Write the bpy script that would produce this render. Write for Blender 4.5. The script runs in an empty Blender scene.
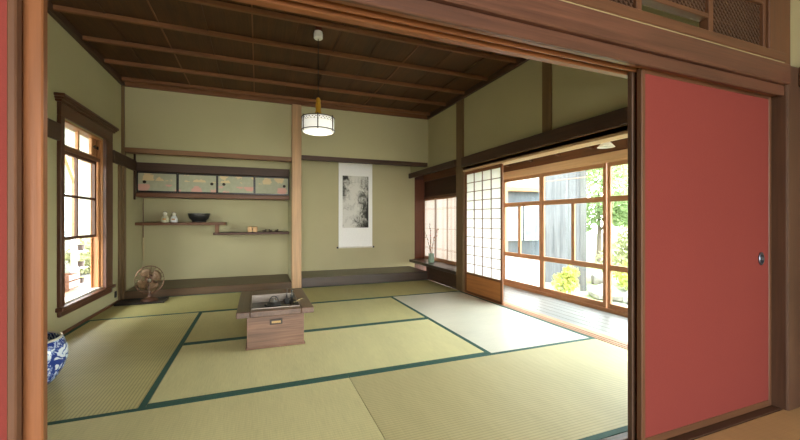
import bpy, bmesh, math, random
from mathutils import Matrix, Vector
PI = math.pi
scn = bpy.context.scene
COL = scn.collection
random.seed(7)

# ------------------------------------------------------------------ materials
def lin(c):
    def f(v):
        v /= 255.0
        return v / 12.92 if v <= 0.04045 else ((v + 0.055) / 1.055) ** 2.4
    return (f(c[0]), f(c[1]), f(c[2]), 1.0)

class NT:
    """small helper around a material node tree"""
    def __init__(self, name):
        self.m = bpy.data.materials.new(name)
        self.m.use_nodes = True
        self.t = self.m.node_tree
        self.t.nodes.clear()
        self.out = self.n('ShaderNodeOutputMaterial')
    def n(self, typ, **kw):
        nd = self.t.nodes.new(typ)
        for k, v in kw.items():
            setattr(nd, k, v)
        return nd
    def l(self, a, b):
        self.t.links.new(a, b)
    def val(self, sock, v):
        if hasattr(v, 'is_output') or isinstance(v, bpy.types.NodeSocket):
            self.l(v, sock)
        else:
            sock.default_value = v
    def math(self, op, a, b=0.0, c=0.0):
        nd = self.n('ShaderNodeMath', operation=op)
        self.val(nd.inputs[0], a); self.val(nd.inputs[1], b); self.val(nd.inputs[2], c)
        return nd.outputs[0]
    def mix(self, fac, a, b, blend='MIX'):
        nd = self.n('ShaderNodeMix', data_type='RGBA', blend_type=blend)
        self.val(nd.inputs[0], fac); self.val(nd.inputs[6], a); self.val(nd.inputs[7], b)
        return nd.outputs[2]
    def ramp(self, fac, stops):
        nd = self.n('ShaderNodeValToRGB')
        el = nd.color_ramp.elements
        while len(el) > 1:
            el.remove(el[-1])
        el[0].position = stops[0][0]; el[0].color = stops[0][1]
        for p, c in stops[1:]:
            e = el.new(p); e.color = c
        self.l(fac, nd.inputs[0])
        return nd.outputs[0]
    def coords(self, scale=(1, 1, 1), loc=(0, 0, 0), rot=(0, 0, 0)):
        tc = self.n('ShaderNodeTexCoord')
        mp = self.n('ShaderNodeMapping')
        mp.inputs['Scale'].default_value = scale
        mp.inputs['Location'].default_value = loc
        mp.inputs['Rotation'].default_value = rot
        self.l(tc.outputs['Object'], mp.inputs[0])
        return mp.outputs[0]
    def noise(self, vec, scale=1, detail=3, rough=.55, dist=0):
        nd = self.n('ShaderNodeTexNoise')
        self.l(vec, nd.inputs['Vector'])
        nd.inputs['Scale'].default_value = scale
        nd.inputs['Detail'].default_value = detail
        nd.inputs['Roughness'].default_value = rough
        nd.inputs['Distortion'].default_value = dist
        return nd.outputs['Fac']
    def bump(self, h, strength=.2, dist=.01):
        nd = self.n('ShaderNodeBump')
        nd.inputs['Strength'].default_value = strength
        nd.inputs['Distance'].default_value = dist
        self.l(h, nd.inputs['Height'])
        return nd.outputs[0]
    def pbsdf(self, col, rough=.5, spec=.5, metal=0, normal=None, **kw):
        p = self.n('ShaderNodeBsdfPrincipled')
        self.val(p.inputs['Base Color'], col)
        self.val(p.inputs['Roughness'], rough)
        p.inputs['Specular IOR Level'].default_value = spec
        p.inputs['Metallic'].default_value = metal
        if normal is not None:
            self.l(normal, p.inputs['Normal'])
        for k, v in kw.items():
            p.inputs[k].default_value = v
        return p
    def done(self, shader):
        self.l(shader.outputs[0] if hasattr(shader, 'outputs') else shader, self.out.inputs[0])
        return self.m

_cache = {}
def cached(f):
    def g(*a, **k):
        key = (f.__name__,) + tuple(a) + tuple(sorted(k.items()))
        if key not in _cache:
            _cache[key] = f(*a, **k)
        return _cache[key]
    return g

def shade(c, k):
    return tuple(max(0, min(255, v * k)) for v in c)

@cached
def plain(name, c, rough=.5, spec=.5, metal=0.0, var=.12, scale=9.0):
    t = NT(name)
    f = t.noise(t.coords(), scale, 3)
    col = t.mix(f, lin(shade(c, 1 - var)), lin(shade(c, 1 + var)))
    return t.done(t.pbsdf(col, rough, spec, metal))

@cached
def wood(name, c, axis='x', rough=.5, var=.28, spec=.35, fine=26.0):
    """long-grained timber, grain along the given axis"""
    t = NT(name + '_' + axis)
    s = {'x': (1.1, fine, fine), 'y': (fine, 1.1, fine), 'z': (fine, fine, 1.1)}[axis]
    v = t.coords(s)
    g = t.noise(v, 1.0, 4, .6, .7)
    s2 = {'x': (3, 120, 120), 'y': (120, 3, 120), 'z': (120, 120, 3)}[axis]
    f = t.noise(t.coords(s2), 1.0, 2, .5)
    b = t.noise(t.coords((1, 1, 1)), 2.2, 2)
    k = t.math('ADD', t.math('MULTIPLY', g, .62), t.math('MULTIPLY', f, .28))
    k = t.math('ADD', k, t.math('MULTIPLY', b, .25))
    col = t.ramp(k, [(.32, lin(shade(c, 1 - var))), (.55, lin(c)), (.78, lin(shade(c, 1 + var * .8)))])
    r = t.math('ADD', rough - .08, t.math('MULTIPLY', g, .16))
    return t.done(t.pbsdf(col, r, spec, normal=t.bump(f, .12, .004)))

@cached
def plaster(name, c, spec=.1):
    t = NT(name)
    v = t.coords()
    big = t.noise(v, 1.3, 3)
    fine = t.noise(v, 160, 3, .7)
    k = t.math('ADD', t.math('MULTIPLY', big, .6), t.math('MULTIPLY', fine, .4))
    col = t.mix(k, lin(shade(c, .93)), lin(shade(c, 1.06)))
    return t.done(t.pbsdf(col, .92, spec, normal=t.bump(fine, .25, .003)))

@cached
def tatami(name, c, rough=.55, spec=.35, rib=.36):
    """woven rush: ribs run along the mat's length (local x), fine rush lines across"""
    t = NT(name)
    tc = t.n('ShaderNodeTexCoord')
    sp = t.n('ShaderNodeSeparateXYZ')
    t.l(tc.outputs['Object'], sp.inputs[0])
    x, y = sp.outputs[0], sp.outputs[1]
    ribs = t.math('ADD', t.math('MULTIPLY', t.math('SINE', t.math('MULTIPLY', y, 2 * PI / .019)), .5), .5)
    rush = t.noise(t.coords((230, 9, 1)), 1.0, 2, .5)
    mott = t.noise(t.coords((3.0, .9, 1)), 1.6, 3)
    k = t.math('ADD', t.math('MULTIPLY', rush, .55), t.math('MULTIPLY', mott, .45))
    col = t.ramp(k, [(.3, lin(shade(c, .94))), (.5, lin(c)), (.72, lin(shade(c, 1.05)))])
    gap = t.math('POWER', ribs, 3.0)
    col = t.mix(t.math('MULTIPLY', gap, rib), col, lin(shade(c, .60)))
    h = t.math('ADD', t.math('MULTIPLY', gap, -1.0), t.math('MULTIPLY', rush, .35))
    return t.done(t.pbsdf(col, rough, spec, normal=t.bump(h, min(.25, rib), .0015)))

@cached
def paper(name, c, trans=.55):
    t = NT(name)
    f = t.noise(t.coords(), 40, 4)
    col = t.mix(f, lin(shade(c, .97)), lin(c))
    d = t.n('ShaderNodeBsdfDiffuse'); tr = t.n('ShaderNodeBsdfTranslucent')
    t.l(col, d.inputs[0]); t.l(col, tr.inputs[0])
    mx = t.n('ShaderNodeMixShader'); mx.inputs[0].default_value = trans
    t.l(d.outputs[0], mx.inputs[1]); t.l(tr.outputs[0], mx.inputs[2])
    return t.done(mx)

@cached
def glass(name, tint=(245, 250, 248)):
    t = NT(name)
    tr = t.n('ShaderNodeBsdfTransparent'); tr.inputs[0].default_value = lin(tint)
    gl = t.n('ShaderNodeBsdfGlossy'); gl.inputs['Roughness'].default_value = .02
    fr = t.n('ShaderNodeFresnel'); fr.inputs[0].default_value = 1.45
    mx = t.n('ShaderNodeMixShader')
    ge = t.n('ShaderNodeNewGeometry')
    t.l(t.math('MULTIPLY', fr.outputs[0], t.math('SUBTRACT', 1.0, ge.outputs['Backfacing'])), mx.inputs[0])
    t.l(tr.outputs[0], mx.inputs[1]); t.l(gl.outputs[0], mx.inputs[2])
    return t.done(mx)

@cached
def emissive(name, c, strength):
    t = NT(name)
    p = t.pbsdf(lin(c), .5, .3)
    p.inputs['Emission Color'].default_value = lin(c)
    p.inputs['Emission Strength'].default_value = strength
    return t.done(p)

# ------------------------------------------------------------------ mesh builder
class MB:
    def __init__(self):
        self.bm = bmesh.new()
    def box(self, x0, x1, y0, y1, z0, z1, bev=.0, seg=1, m=None):
        r = bmesh.ops.create_cube(self.bm, size=1)
        vs = r['verts']
        sx, sy, sz = x1 - x0, y1 - y0, z1 - z0
        for v in vs:
            v.co = Vector(((x0 + x1) / 2 + v.co.x * sx, (y0 + y1) / 2 + v.co.y * sy, (z0 + z1) / 2 + v.co.z * sz))
        if bev > 0:
            es = list({e for v in vs for e in v.link_edges})
            rb = bmesh.ops.bevel(self.bm, geom=es, offset=min(bev, .45 * min(abs(sx), abs(sy), abs(sz))), segments=seg, affect='EDGES', profile=.5)
            vs = rb['verts']
        if m is not None:
            bmesh.ops.transform(self.bm, matrix=m, verts=list(set(vs)))
        return self
    def bar(self, a, b, w, h, up=(0, 0, 1)):
        """rectangular bar from a to b"""
        a, b = Vector(a), Vector(b)
        d = (b - a); L = d.length; d.normalize()
        u = Vector(up)
        s = d.cross(u)
        if s.length < 1e-4:
            s = d.cross(Vector((1, 0, 0)))
        s.normalize(); u = s.cross(d)
        M = Matrix((( d.x, s.x, u.x, a.x), (d.y, s.y, u.y, a.y), (d.z, s.z, u.z, a.z), (0, 0, 0, 1)))
        return self.box(0, L, -w / 2, w / 2, -h / 2, h / 2, m=M)
    def lathe(self, prof, n=32, c=(0, 0, 0), m=None, cap=True):
        """prof: list of (r, z)"""
        rings = []
        M = m or Matrix.Identity(4)
        for r, z in prof:
            if r < 1e-5:
                rings.append([self.bm.verts.new(M @ Vector((c[0], c[1], c[2] + z)))])
            else:
                rings.append([self.bm.verts.new(M @ Vector((c[0] + r * math.cos(2 * PI * i / n), c[1] + r * math.sin(2 * PI * i / n), c[2] + z))) for i in range(n)])
        for A, B in zip(rings, rings[1:]):
            for i in range(n):
                j = (i + 1) % n
                if len(A) == 1 and len(B) == 1: continue
                if len(A) == 1: f = [A[0], B[j], B[i]]
                elif len(B) == 1: f = [A[i], A[j], B[0]]
                else: f = [A[i], A[j], B[j], B[i]]
                try: self.bm.faces.new(f)
                except ValueError: pass
        if cap:
            for R, flip in ((rings[0], True), (rings[-1], False)):
                if len(R) > 2:
                    self.bm.faces.new(R[::-1] if flip else R)
        return self
    def cyl(self, a, b, r, r2=None, n=16):
        a, b = Vector(a), Vector(b)
        d = b - a
        q = d.to_track_quat('Z', 'Y').to_matrix().to_4x4()
        return self.lathe([(r, 0), (r if r2 is None else r2, d.length)], n, m=Matrix.Translation(a) @ q)
    def tube(self, pts, r, n=8, closed=False):
        pts = [Vector(p) for p in pts]
        N = len(pts)
        rings = []
        ref = None
        for i, p in enumerate(pts):
            if closed:
                d = pts[(i + 1) % N] - pts[i - 1]
            else:
                d = pts[min(i + 1, N - 1)] - pts[max(i - 1, 0)]
            d.normalize()
            if ref is None:
                ref = Vector((0, 0, 1)) if abs(d.z) < .9 else Vector((1, 0, 0))
            s = d.cross(ref); s.normalize(); u = s.cross(d); ref = u
            rr = r[i] if isinstance(r, (list, tuple)) else r
            rings.append([self.bm.verts.new(p + s * rr * math.cos(2 * PI * k / n) + u * rr * math.sin(2 * PI * k / n)) for k in range(n)])
        M = N if closed else N - 1
        for i in range(M):
            A, B = rings[i], rings[(i + 1) % N]
            for k in range(n):
                j = (k + 1) % n
                self.bm.faces.new([A[k], A[j], B[j], B[k]])
        if not closed:
            self.bm.faces.new(rings[0][::-1]); self.bm.faces.new(rings[-1])
        return self
    def ball(self, c, r, sc=(1, 1, 1), n=16):
        res = bmesh.ops.create_uvsphere(self.bm, u_segments=n, v_segments=max(6, n // 2), radius=r)
        for v in res['verts']:
            v.co = Vector((c[0] + v.co.x * sc[0], c[1] + v.co.y * sc[1], c[2] + v.co.z * sc[2]))
        return self
    def quad(self, *ps):
        self.bm.faces.new([self.bm.verts.new(p) for p in ps])
        return self
    def build(self, name, mat, parent=None, smooth=False, loc=None):
        bmesh.ops.recalc_face_normals(self.bm, faces=self.bm.faces[:])
        me = bpy.data.meshes.new(name)
        self.bm.to_mesh(me); self.bm.free()
        if smooth:
            for p in me.polygons: p.use_smooth = True
            me.set_sharp_from_angle(angle=math.radians(38))
        o = bpy.data.objects.new(name, me)
        COL.objects.link(o)
        me.materials.append(mat)
        if parent is not None: o.parent = parent
        if loc is not None: o.location = loc
        return o

def tag(o, label, cat, group=None, kind=None):
    o['label'] = label; o['category'] = cat
    if group: o['group'] = group
    if kind: o['kind'] = kind
    return o
def thing(name, label, cat, loc=(0, 0, 0), rz=0, group=None, kind=None):
    o = bpy.data.objects.new(name, None)
    COL.objects.link(o)
    o.empty_display_size = .1
    o.location = loc; o.rotation_euler = (0, 0, rz)
    return tag(o, label, cat, group, kind)
_trim = [0]
def trim(mb, mat, label, cat='trim', smooth=False):
    _trim[0] += 1
    return tag(mb.build('trim_%d' % _trim[0], mat, smooth=smooth), label, cat, kind='structure')
def copy_thing(o, loc, rz=None):
    c = o.copy(); COL.objects.link(c); c.location = loc
    if rz is not None: c.rotation_euler = (0, 0, rz)
    for ch in o.children:
        d = ch.copy(); COL.objects.link(d); d.parent = c
        for g in ch.children:
            e = g.copy(); COL.objects.link(e); e.parent = d
    return c

# palette
PLASTER = plaster('olive_plaster', (179, 171, 135))
W_CEIL = wood('ceiling_board', (74, 50, 30), 'y', .6, .3, .2, 9)
W_BAT = {a: wood('batten_wood', (112, 72, 42), a, .55, .2) for a in 'xyz'}
W_DARK = {a: wood('dark_timber', (70, 49, 36), a, .5, .25) for a in 'xyz'}
W_NAG = {a: wood('reddish_timber', (78, 50, 37), a, .48, .3) for a in 'xyz'}
W_ORANGE = {a: wood('orange_timber', (120, 75, 44), a, .42, .2) for a in 'xyz'}
W_PILL = {a: wood('alcove_post', (178, 142, 106), a, .5, .16) for a in 'xyz'}
W_SASH = {a: wood('sash_timber', (178, 130, 94), a, .5, .15) for a in 'xyz'}
W_BROWN = {a: wood('brown_timber', (108, 70, 46), a, .45, .22) for a in 'xyz'}
W_POST = {a: wood('olive_brown_post', (112, 88, 60), a, .5, .15) for a in 'xyz'}
W_PLAT = {a: wood('platform_board', (80, 60, 40), a, .42, .2) for a in 'xyz'}
W_LIT = {a: wood('lit_timber', (216, 180, 142), a, .5, .1) for a in 'xyz'}  # lightened tone paints in reflected light on the veranda beam and tracks
W_RAN = {a: wood('transom_timber', (86, 56, 37), a, .5, .22) for a in 'xyz'}
W_TRAY = {a: wood('polished_dark_board', (64, 52, 43), a, .32, .2, .5) for a in 'xyz'}
LACQ = plain('black_lacquer', (22, 18, 16), .3)
GLASS = glass('window_glass')

# ================================================================== SETTING
H = 2.72
XL, XR, YB, YF = -1.60, 2.67, 5.57, 1.20
tag(MB().box(-2.6, 3.62, -3.3, 7.0, -.30, -.052).build('floor', plain('underfloor_wood', (120, 90, 60))),
    'wooden subfloor beneath the tatami mats', 'floor', kind='structure')

# left wall with the window opening (Y 4.03..4.97, z .25..1.89)
wy0, wy1, wz0, wz1 = 4.03, 4.97, .25, 1.89
m = MB()
m.box(XL - .11, XL, 1.10, wy0, -.05, H + .1).box(XL - .11, XL, wy1, 6.60, -.05, H + .1)
m.box(XL - .11, XL, wy0, wy1, -.05, wz0).box(XL - .11, XL, wy0, wy1, wz1, H + .1)
tag(m.build('wall_left', PLASTER), 'olive plaster wall on the left with the tall window', 'wall', kind='structure')
# back wall : upper part, recess backs, divider
m = MB().box(XL, XR + .12, YB, YB + .09, 1.90, H + .1)
tag(m.build('wall_back', PLASTER), 'upper back wall in olive plaster above the alcove beams', 'wall', kind='structure')
m = MB().box(XL, .53, 6.42, 6.55, -.05, H).box(XL, .47, 6.06, 6.42, 1.80, 2.1)
m.box(.47, .58, 5.66, 6.42, -.05, 1.95)
tag(m.build('wall_recess', PLASTER), 'olive plaster back of the shelf recess left of the pale post', 'wall', kind='structure')
m = MB().box(.53, 2.75, 6.33, 6.55, -.05, H)
tag(m.build('wall_alcove', PLASTER), 'olive plaster back of the scroll alcove', 'wall', kind='structure')
# right wall upper plaster
m = MB().box(XR, XR + .10, 1.2, 6.33, 1.84, H + .1)
tag(m.build('wall_right', PLASTER), 'dim olive plaster wall above the veranda doors', 'wall', kind='structure')

tag(MB().box(XL - .16, XR + .5, YB + .09, 6.6, 2.08, 2.12).build('ceiling_alcove', W_CEIL), 'low board ceiling inside the alcove and shelf recess', 'ceiling', kind='structure')
# ceiling: boards (running in depth) + battens
m = MB()
nb = 11; bw = (XR - XL) / nb
for i in range(nb):
    x = XL + i * bw
    m.box(x + .002, x + bw - .002, 1.12, YB, H + .035 + (.006 if i % 2 else 0), H + .06, .002)
ceil = tag(m.build('ceiling', W_CEIL), 'dark wooden board ceiling with thin cross battens', 'ceiling', kind='structure')
for k in range(8):
    y = 5.42 - k * .536
    if y < 1.3: break
    MB().box(XL, XR, y - .017, y + .017, H - .005, H + .036, .003).build('batten', W_BAT['x'], ceil)
for i in range(1, nb):
    x = XL + i * bw
    MB().box(x - .006, x + .006, 1.15, YB, H + .028, H + .04).build('board_seam', W_BAT['y'] if i in (2, 4, 8) else W_CEIL, ceil)
trim(MB().box(XL, XR, YB - .045, YB, H - .035, H + .035, .004), W_BAT['x'], 'brown cornice strip along the back wall')
trim(MB().box(XL, XL + .045, 1.2, YB - .045, H - .035, H + .035, .004), W_DARK['y'], 'dark cornice strip along the left wall')
trim(MB().box(XR - .045, XR, 1.2, YB - .045, H - .035, H + .035, .004), W_DARK['y'], 'dark cornice strip along the right wall')

# ---- back wall timbers
trim(MB().box(XL - .005, XL + .03, YB - .03, YB + .06, 0, H - .035, .003), W_POST['z'], 'slim corner post at the left end of the back wall', 'post')
trim(MB().box(.457, .593, YB - .06, YB + .08, 0, H - .035, .014, 3), W_PILL['z'], 'pale square alcove post in the middle of the back wall', 'post')
trim(MB().box(XL + .03, .457, YB - .035, YB + .08, 1.855, 1.915, .004), wood('beam_brown', (122, 88, 60), 'x', .5, .18), 'brown beam across the top of the shelf recess', 'beam')
trim(MB().box(.593, XR - .02, YB - .02, YB + .08, 1.895, 1.958, .004), W_DARK['x'], 'dark beam across the top of the scroll alcove', 'beam')
m = MB().box(XL + .03, .457, YB, 6.42, .04, .095, .004).box(XL + .03, .457, YB - .012, YB + .02, -.05, .098, .004)
trim(m, W_PLAT['x'], 'low brown platform board under the shelf recess', 'platform')
m = MB().box(.593, XR - .02, YB + .02, 6.33, .05, .138, .003)
m.box(.593, XR - .02, YB - .015, YB + .045, .0, .142, .006, 2)
trim(m, W_TRAY['x'], 'dark polished platform of the scroll alcove', 'platform')

# ---- left wall timbers
def nag(y0, y1, label):
    trim(MB().box(XL, XL + .035, y0, y1, 1.675, 1.82, .006), W_DARK['y'], label, 'rail')
nag(1.2, 3.955, 'dark wall rail on the left wall before the window')
nag(5.20, 6.03, 'dark wall rail on the left wall beyond the window')
trim(MB().box(XL, XL + .02, 1.2, YB - .03, -.05, .022, .002), W_BROWN['y'], 'brown strip at the foot of the left wall', 'baseboard')
trim(MB().box(XL, XL + .018, 5.42, 5.53, .022, 1.675, .003), W_POST['z'], 'slim wooden post on the left wall beside the recess', 'post')

# ---- right wall timbers
trim(MB().box(XR - .025, XR + .10, 4.42, 4.60, 0, H - .035, .006), W_POST['z'], 'tall brown post between the shoji door and the writing bay', 'post')
trim(MB().box(XR - .02, XR, 2.785, 2.905, 1.87, H - .035, .005), W_POST['z'], 'short brown post on the upper right wall', 'post')
trim(MB().box(XR - .05, XR, 1.2, 4.42, 1.735, 1.865, .006), W_DARK['y'], 'dark wall rail above the veranda opening', 'rail')
trim(MB().box(XR - .05, XR, 4.60, 6.32, 1.775, 1.865, .006), W_DARK['y'], 'dark wall rail above the writing bay', 'rail')
m = MB().box(XR - .02, XR + .015, 1.2, 4.42, 1.665, 1.735, .003).box(XR + .027, XR + .055, 1.2, 4.42, 1.665, 1.735, .003).box(XR + .067, XR + .12, 1.2, 4.42, 1.665, 1.735, .003).box(XR - .02, XR + .12, 1.2, 4.42, 1.69, 1.84)
trim(m, W_LIT['y'], 'grooved upper track of the shoji doors', 'track')
m = MB().box(XR - .01, XR + .015, 1.2, 4.42, -.05, .004, .002).box(XR + .027, XR + .055, 1.2, 4.42, -.05, .004, .002).box(XR + .067, XR + .14, 1.2, 4.42, -.05, .004, .002).box(XR - .01, XR + .14, 1.2, 4.42, -.05, -.006)
trim(m, W_SASH['y'], 'grooved lower track of the shoji doors', 'track')

# ================================================================== TATAMI
HERI = plain('green_cloth_border', (60, 92, 82), .7, .2, 0, .12, 60)
TSIDE = plain('straw_edge', (170, 155, 100), .9)
def mat_thing(x0, x1, y0, y1, label, c, rough=.55, spec=.35, group='tatami mats of the main room', rib=.22, border=True):
    lx, ly = x1 - x0, y1 - y0
    rz = 0 if lx > ly else PI / 2
    L, W = (lx, ly) if lx > ly else (ly, lx)
    t = thing('tatami_mat', label, 'mat', ((x0 + x1) / 2, (y0 + y1) / 2, -.05), rz, group)
    g = .0012
    MB().box(-L / 2 + g, L / 2 - g, -W / 2 + g, W / 2 - g, 0, .05, .002).build('rush_surface', tatami('rush_%d_%d_%d_%d_%d' % (c + (int(rough * 100), int(rib * 100))), c, rough, spec, rib), t)
    for s in (-1, 1) if border else ():
        y = s * (W / 2 - .017 - g)
        MB().box(-L / 2 + g, L / 2 - g, y - .0165, y + .0165, .03, .0518, .0008).build('cloth_border', HERI, t)
    return t
x0, x1, x2, x3, x4 = XL + .02, -.56, .54, 1.60, XR - .012
y0, y1, y2, y3, y4 = 1.225, 2.315, 3.375, 4.485, YB - .016
RUSH = (220, 210, 156); RUSHG = (206, 196, 140); RUSH_SHEEN = (212, 206, 186)  # mat base tones also hold sheen that changes with weave direction
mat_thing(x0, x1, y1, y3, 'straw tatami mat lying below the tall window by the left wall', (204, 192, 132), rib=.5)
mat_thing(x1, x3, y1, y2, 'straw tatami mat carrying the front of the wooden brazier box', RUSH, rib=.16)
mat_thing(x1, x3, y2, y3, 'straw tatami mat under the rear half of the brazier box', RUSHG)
mat_thing(x3, x4, y1, y3, 'palest tatami mat in front of the veranda opening, window sheen painted into its colour', RUSH_SHEEN, .30, .6)  # paler base paints in the window reflection on this mat
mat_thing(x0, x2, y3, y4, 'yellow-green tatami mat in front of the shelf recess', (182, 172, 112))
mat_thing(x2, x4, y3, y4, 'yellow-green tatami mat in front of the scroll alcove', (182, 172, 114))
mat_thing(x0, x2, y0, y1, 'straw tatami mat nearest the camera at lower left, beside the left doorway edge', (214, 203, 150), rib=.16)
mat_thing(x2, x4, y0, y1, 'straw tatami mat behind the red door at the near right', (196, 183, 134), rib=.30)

# ================================================================== FRONT PARTITION (Y 1.06..1.22)
sx0, sx1 = XL, 2.58
m = MB()
for a, b in ((1.075, 1.112), (1.143, 1.152), (1.183, 1.222)):
    m.box(sx0, sx1, a, b, -.05, .003, .001)
m.box(sx0, sx1, 1.075, 1.222, -.05, -.004)
trim(m, W_DARK['x'], 'dark grooved threshold of the red sliding doors', 'threshold')
m = MB()
for a, b in ((1.085, 1.112), (1.143, 1.152), (1.183, 1.215)):
    m.box(sx0, sx1, a, b, 1.662, 1.735, .002)
m.box(sx0, sx1, 1.086, 1.215, 1.682, 1.814)
trim(m, W_ORANGE['x'], 'orange-brown grooved upper track over the doorway', 'track')
trim(MB().box(sx0, 2.60, 1.045, 1.085, 1.709, 1.815, .006), W_NAG['x'], 'wide reddish-brown lintel rail over the doorway', 'rail')
trim(MB().box(sx0, 2.60, 1.066, 1.085, 1.654, 1.709, .004), W_NAG['x'], 'narrow brown facing below the lintel rail', 'rail')
trim(MB().box(sx0, 2.60, 1.070, 1.20, 1.815, 1.834), plain('cream_strip', (150, 134, 98), .9, .1), 'thin cream strip above the lintel rail', 'strip')
trim(MB().box(sx0, 2.60, 1.062, 1.20, 1.834, 1.881, .004), W_RAN['x'], 'brown sill of the carved transom', 'sill')
# transom (ranma): frames and lattices
def lattice(mb, x0, x1, z0, z1, y, th, pitch, w):
    """two families of 45 degree slats clipped to a rectangle in an X-Z plane"""
    for sgn in (1, -1):
        lo = (x0 - z1) if sgn > 0 else (x0 + z0)
        hi = (x1 - z0) if sgn > 0 else (x1 + z1)
        c = lo + pitch * .5
        while c < hi:
            pts = []
            for z in (z0, z1):
                x = c + sgn * z
                pts.append((x, z))
            (xa, za), (xb, zb) = pts
            # clip on x
            def clip(xa, za, xb, zb):
                dx = xb - xa; dz = zb - za
                t0, t1 = 0.0, 1.0
                for p, q in ((-dx, xa - x0), (dx, x1 - xa)):
                    if abs(p) < 1e-9: continue
                    r = q / p
                    if p < 0: t0 = max(t0, r)
                    else: t1 = min(t1, r)
                if t1 - t0 < .02: return None
                return (xa + t0 * dx, za + t0 * dz, xa + t1 * dx, za + t1 * dz)
            r = clip(xa, za, xb, zb)
            if r:
                yy = y + (.0015 if sgn > 0 else -.0015)
                mb.bar((r[0], yy, r[1]), (r[2], yy, r[3]), th, w, up=(0, 1, 0.0)) if False else mb.bar((r[0], yy, r[1]), (r[2], yy, r[3]), w, th, up=(0, 1, 0))
            c += pitch
    return mb
ranma = thing('trim_transom', 'carved lattice transom panels above the doorway', 'transom', (0, 1.13, 1.881), 0, kind='structure')
rz1 = .50
def rbox(a, b, c, d, nm='frame', y=.022):
    MB().box(a, b, -y, y, c, d, .003).build(nm, W_RAN['z'] if (d - c) > (b - a) else W_RAN['x'], ranma)
for xa in (-.55, .50, 1.53, 2.03):
    rbox(xa, xa + .035, 0, rz1)
rbox(2.49, 2.515, 0, rz1)
rbox(sx0, 2.515, rz1 - .03, rz1)
rbox(1.565, 2.03, .094, .118)
rbox(2.065, 2.49, .26, .28)
for a, b, c, d in ((-.515, .50, 0, rz1 - .03), (.535, 1.53, 0, rz1 - .03), (1.565, 2.03, .118, rz1 - .03), (2.065, 2.49, 0, .26), (2.065, 2.49, .28, rz1 - .03)):
    lattice(MB(), a, b, c, d, 0, .012, .030, .0085).build('lattice_panel', W_DARK['x'], ranma)
trim(MB().box(2.515, 2.72, 1.095, 1.20, 1.815, 2.9, .004), W_RAN['z'], 'brown upper post at the right end of the transom', 'post')
tag(MB().box(sx0, 2.60, 1.10, 1.19, 2.381, 2.95).build('wall_front', PLASTER), 'plaster wall above the lattice transom', 'wall', kind='structure')
# right-hand pillar of the partition
trim(MB().box(2.585, 2.712, 1.05, 1.20, -.05, 1.815, .010, 2), W_DARK['z'], 'brown pillar at the right edge of the red door', 'post')

# red sliding doors -------------------------------------------------
RED = plaster('red_fusuma_paper', (112, 47, 41), .25)
REDI = plaster('pale_fusuma_back', (190, 178, 140))
_door = [0]
def fusuma(xa, xb, y, label, handle_x=None, stile=None, s=.024):
    _door[0] += 1
    t = thing('door_%d' % _door[0], label, 'sliding door', ((xa + xb) / 2, y, 0), 0, kind='structure')
    w = (xb - xa) / 2; th = .0125
    fm = W_ORANGE if stile is None else stile
    for sg in (-1, 1):
        a, b = sorted((sg * w, sg * (w - s)))
        MB().box(a, b, -th, th, .0, 1.672, .003).build('stile', fm['z'], t)
    MB().box(-w + s, w - s, -th, th, .0, .034, .002).build('bottom_rail', fm['x'], t)
    MB().box(-w + s, w - s, -th, th, 1.648, 1.672, .002).build('top_rail', fm['x'], t)
    MB().box(-w + s, w - s, -th + .003, th - .003, .034, 1.648).build('panel', RED, t)
    if handle_x is not None:
        hx = handle_x - (xa + xb) / 2
        R = Matrix.Translation((hx, -th + .003, .795)) @ Matrix.Rotation(PI / 2, 4, 'X')
        R = R @ Matrix.Diagonal((.8, 1.15, 1, 1))
        h = MB().lathe([(.030, 0), (.030, .004), (.026, .0065), (.021, .0055), (.019, .001), (0, .0008)], 28, m=R, cap=False).build('door_pull', plain('dark_steel', (96, 100, 112), .35, .5, .9), t, True)
        MB().lathe([(.0195, .0012), (0, .0014)], 28, m=R, cap=False).build('recess', plain('pull_recess', (26, 26, 34), .4), h)
    return t
fusuma(1.573, 2.582, 1.1275, 'large red sliding door at the right with a round dark pull', 2.487, W_RAN)
fusuma(1.568, 2.57, 1.1675, 'sliding door tucked behind the large red door', None, W_DARK)
fusuma(-1.56, -.524, 1.1275, 'red sliding door cut off at the left edge of the photo', None, W_RAN, .0175)
fusuma(-1.54, -.493, 1.1675, 'orange-edged sliding door just behind the left red door', None, None, .040)

# ================================================================== FRONT ROOM (where the camera stands)
fx0, fx1, fyb = -2.4, 2.72, -3.0
mat_thing(.78, fx1 - .01, .02, 1.072, 'tan tatami mat outside the red door at the bottom right corner', (178, 146, 102), .6, .3, 'tatami mats of the front room', .04, False)
mat_thing(-1.36, .78, .02, 1.072, 'tan tatami mat in front of the open doorway, below the picture edge', (176, 146, 102), .6, .3, 'tatami mats of the front room', .04, False)
tag(MB().box(fx0, fx1, fyb, .018, -.06, -.002).box(fx0, -1.362, .018, 1.07, -.06, -.002).build('floor_front', tatami('rush_front', (190, 165, 118))), 'tan matting of the front room behind the camera', 'floor', kind='structure')
m = MB().box(fx1, fx1 + .1, -3.0, 1.2, 1.81, 2.85).box(fx1 + .06, fx1 + .1, -3.0, 1.2, -.05, 1.81)
tag(m.build('wall_front_right', PLASTER), 'olive plaster wall right of the transom', 'wall', kind='structure')
trim(MB().box(fx1 - .04, fx1, -3.0, 1.05, 1.709, 1.815, .005), W_NAG['y'], 'brown wall rail at the far right of the front room', 'rail')
trim(MB().box(fx1 - .02, fx1 + .06, -3.0, 1.05, 1.654, 1.709, .005), W_NAG['y'], 'brown door track at the far right of the front room', 'track')
_door[0] += 1
t = thing('door_%d' % _door[0], 'brown framed sliding door at the right edge of the photo', 'sliding door', (fx1 + .02, .5, 0), 0, kind='structure')
MB().box(-.015, .015, .50, .535, 0, 1.665, .003).build('stile', W_ORANGE['z'], t)
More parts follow.
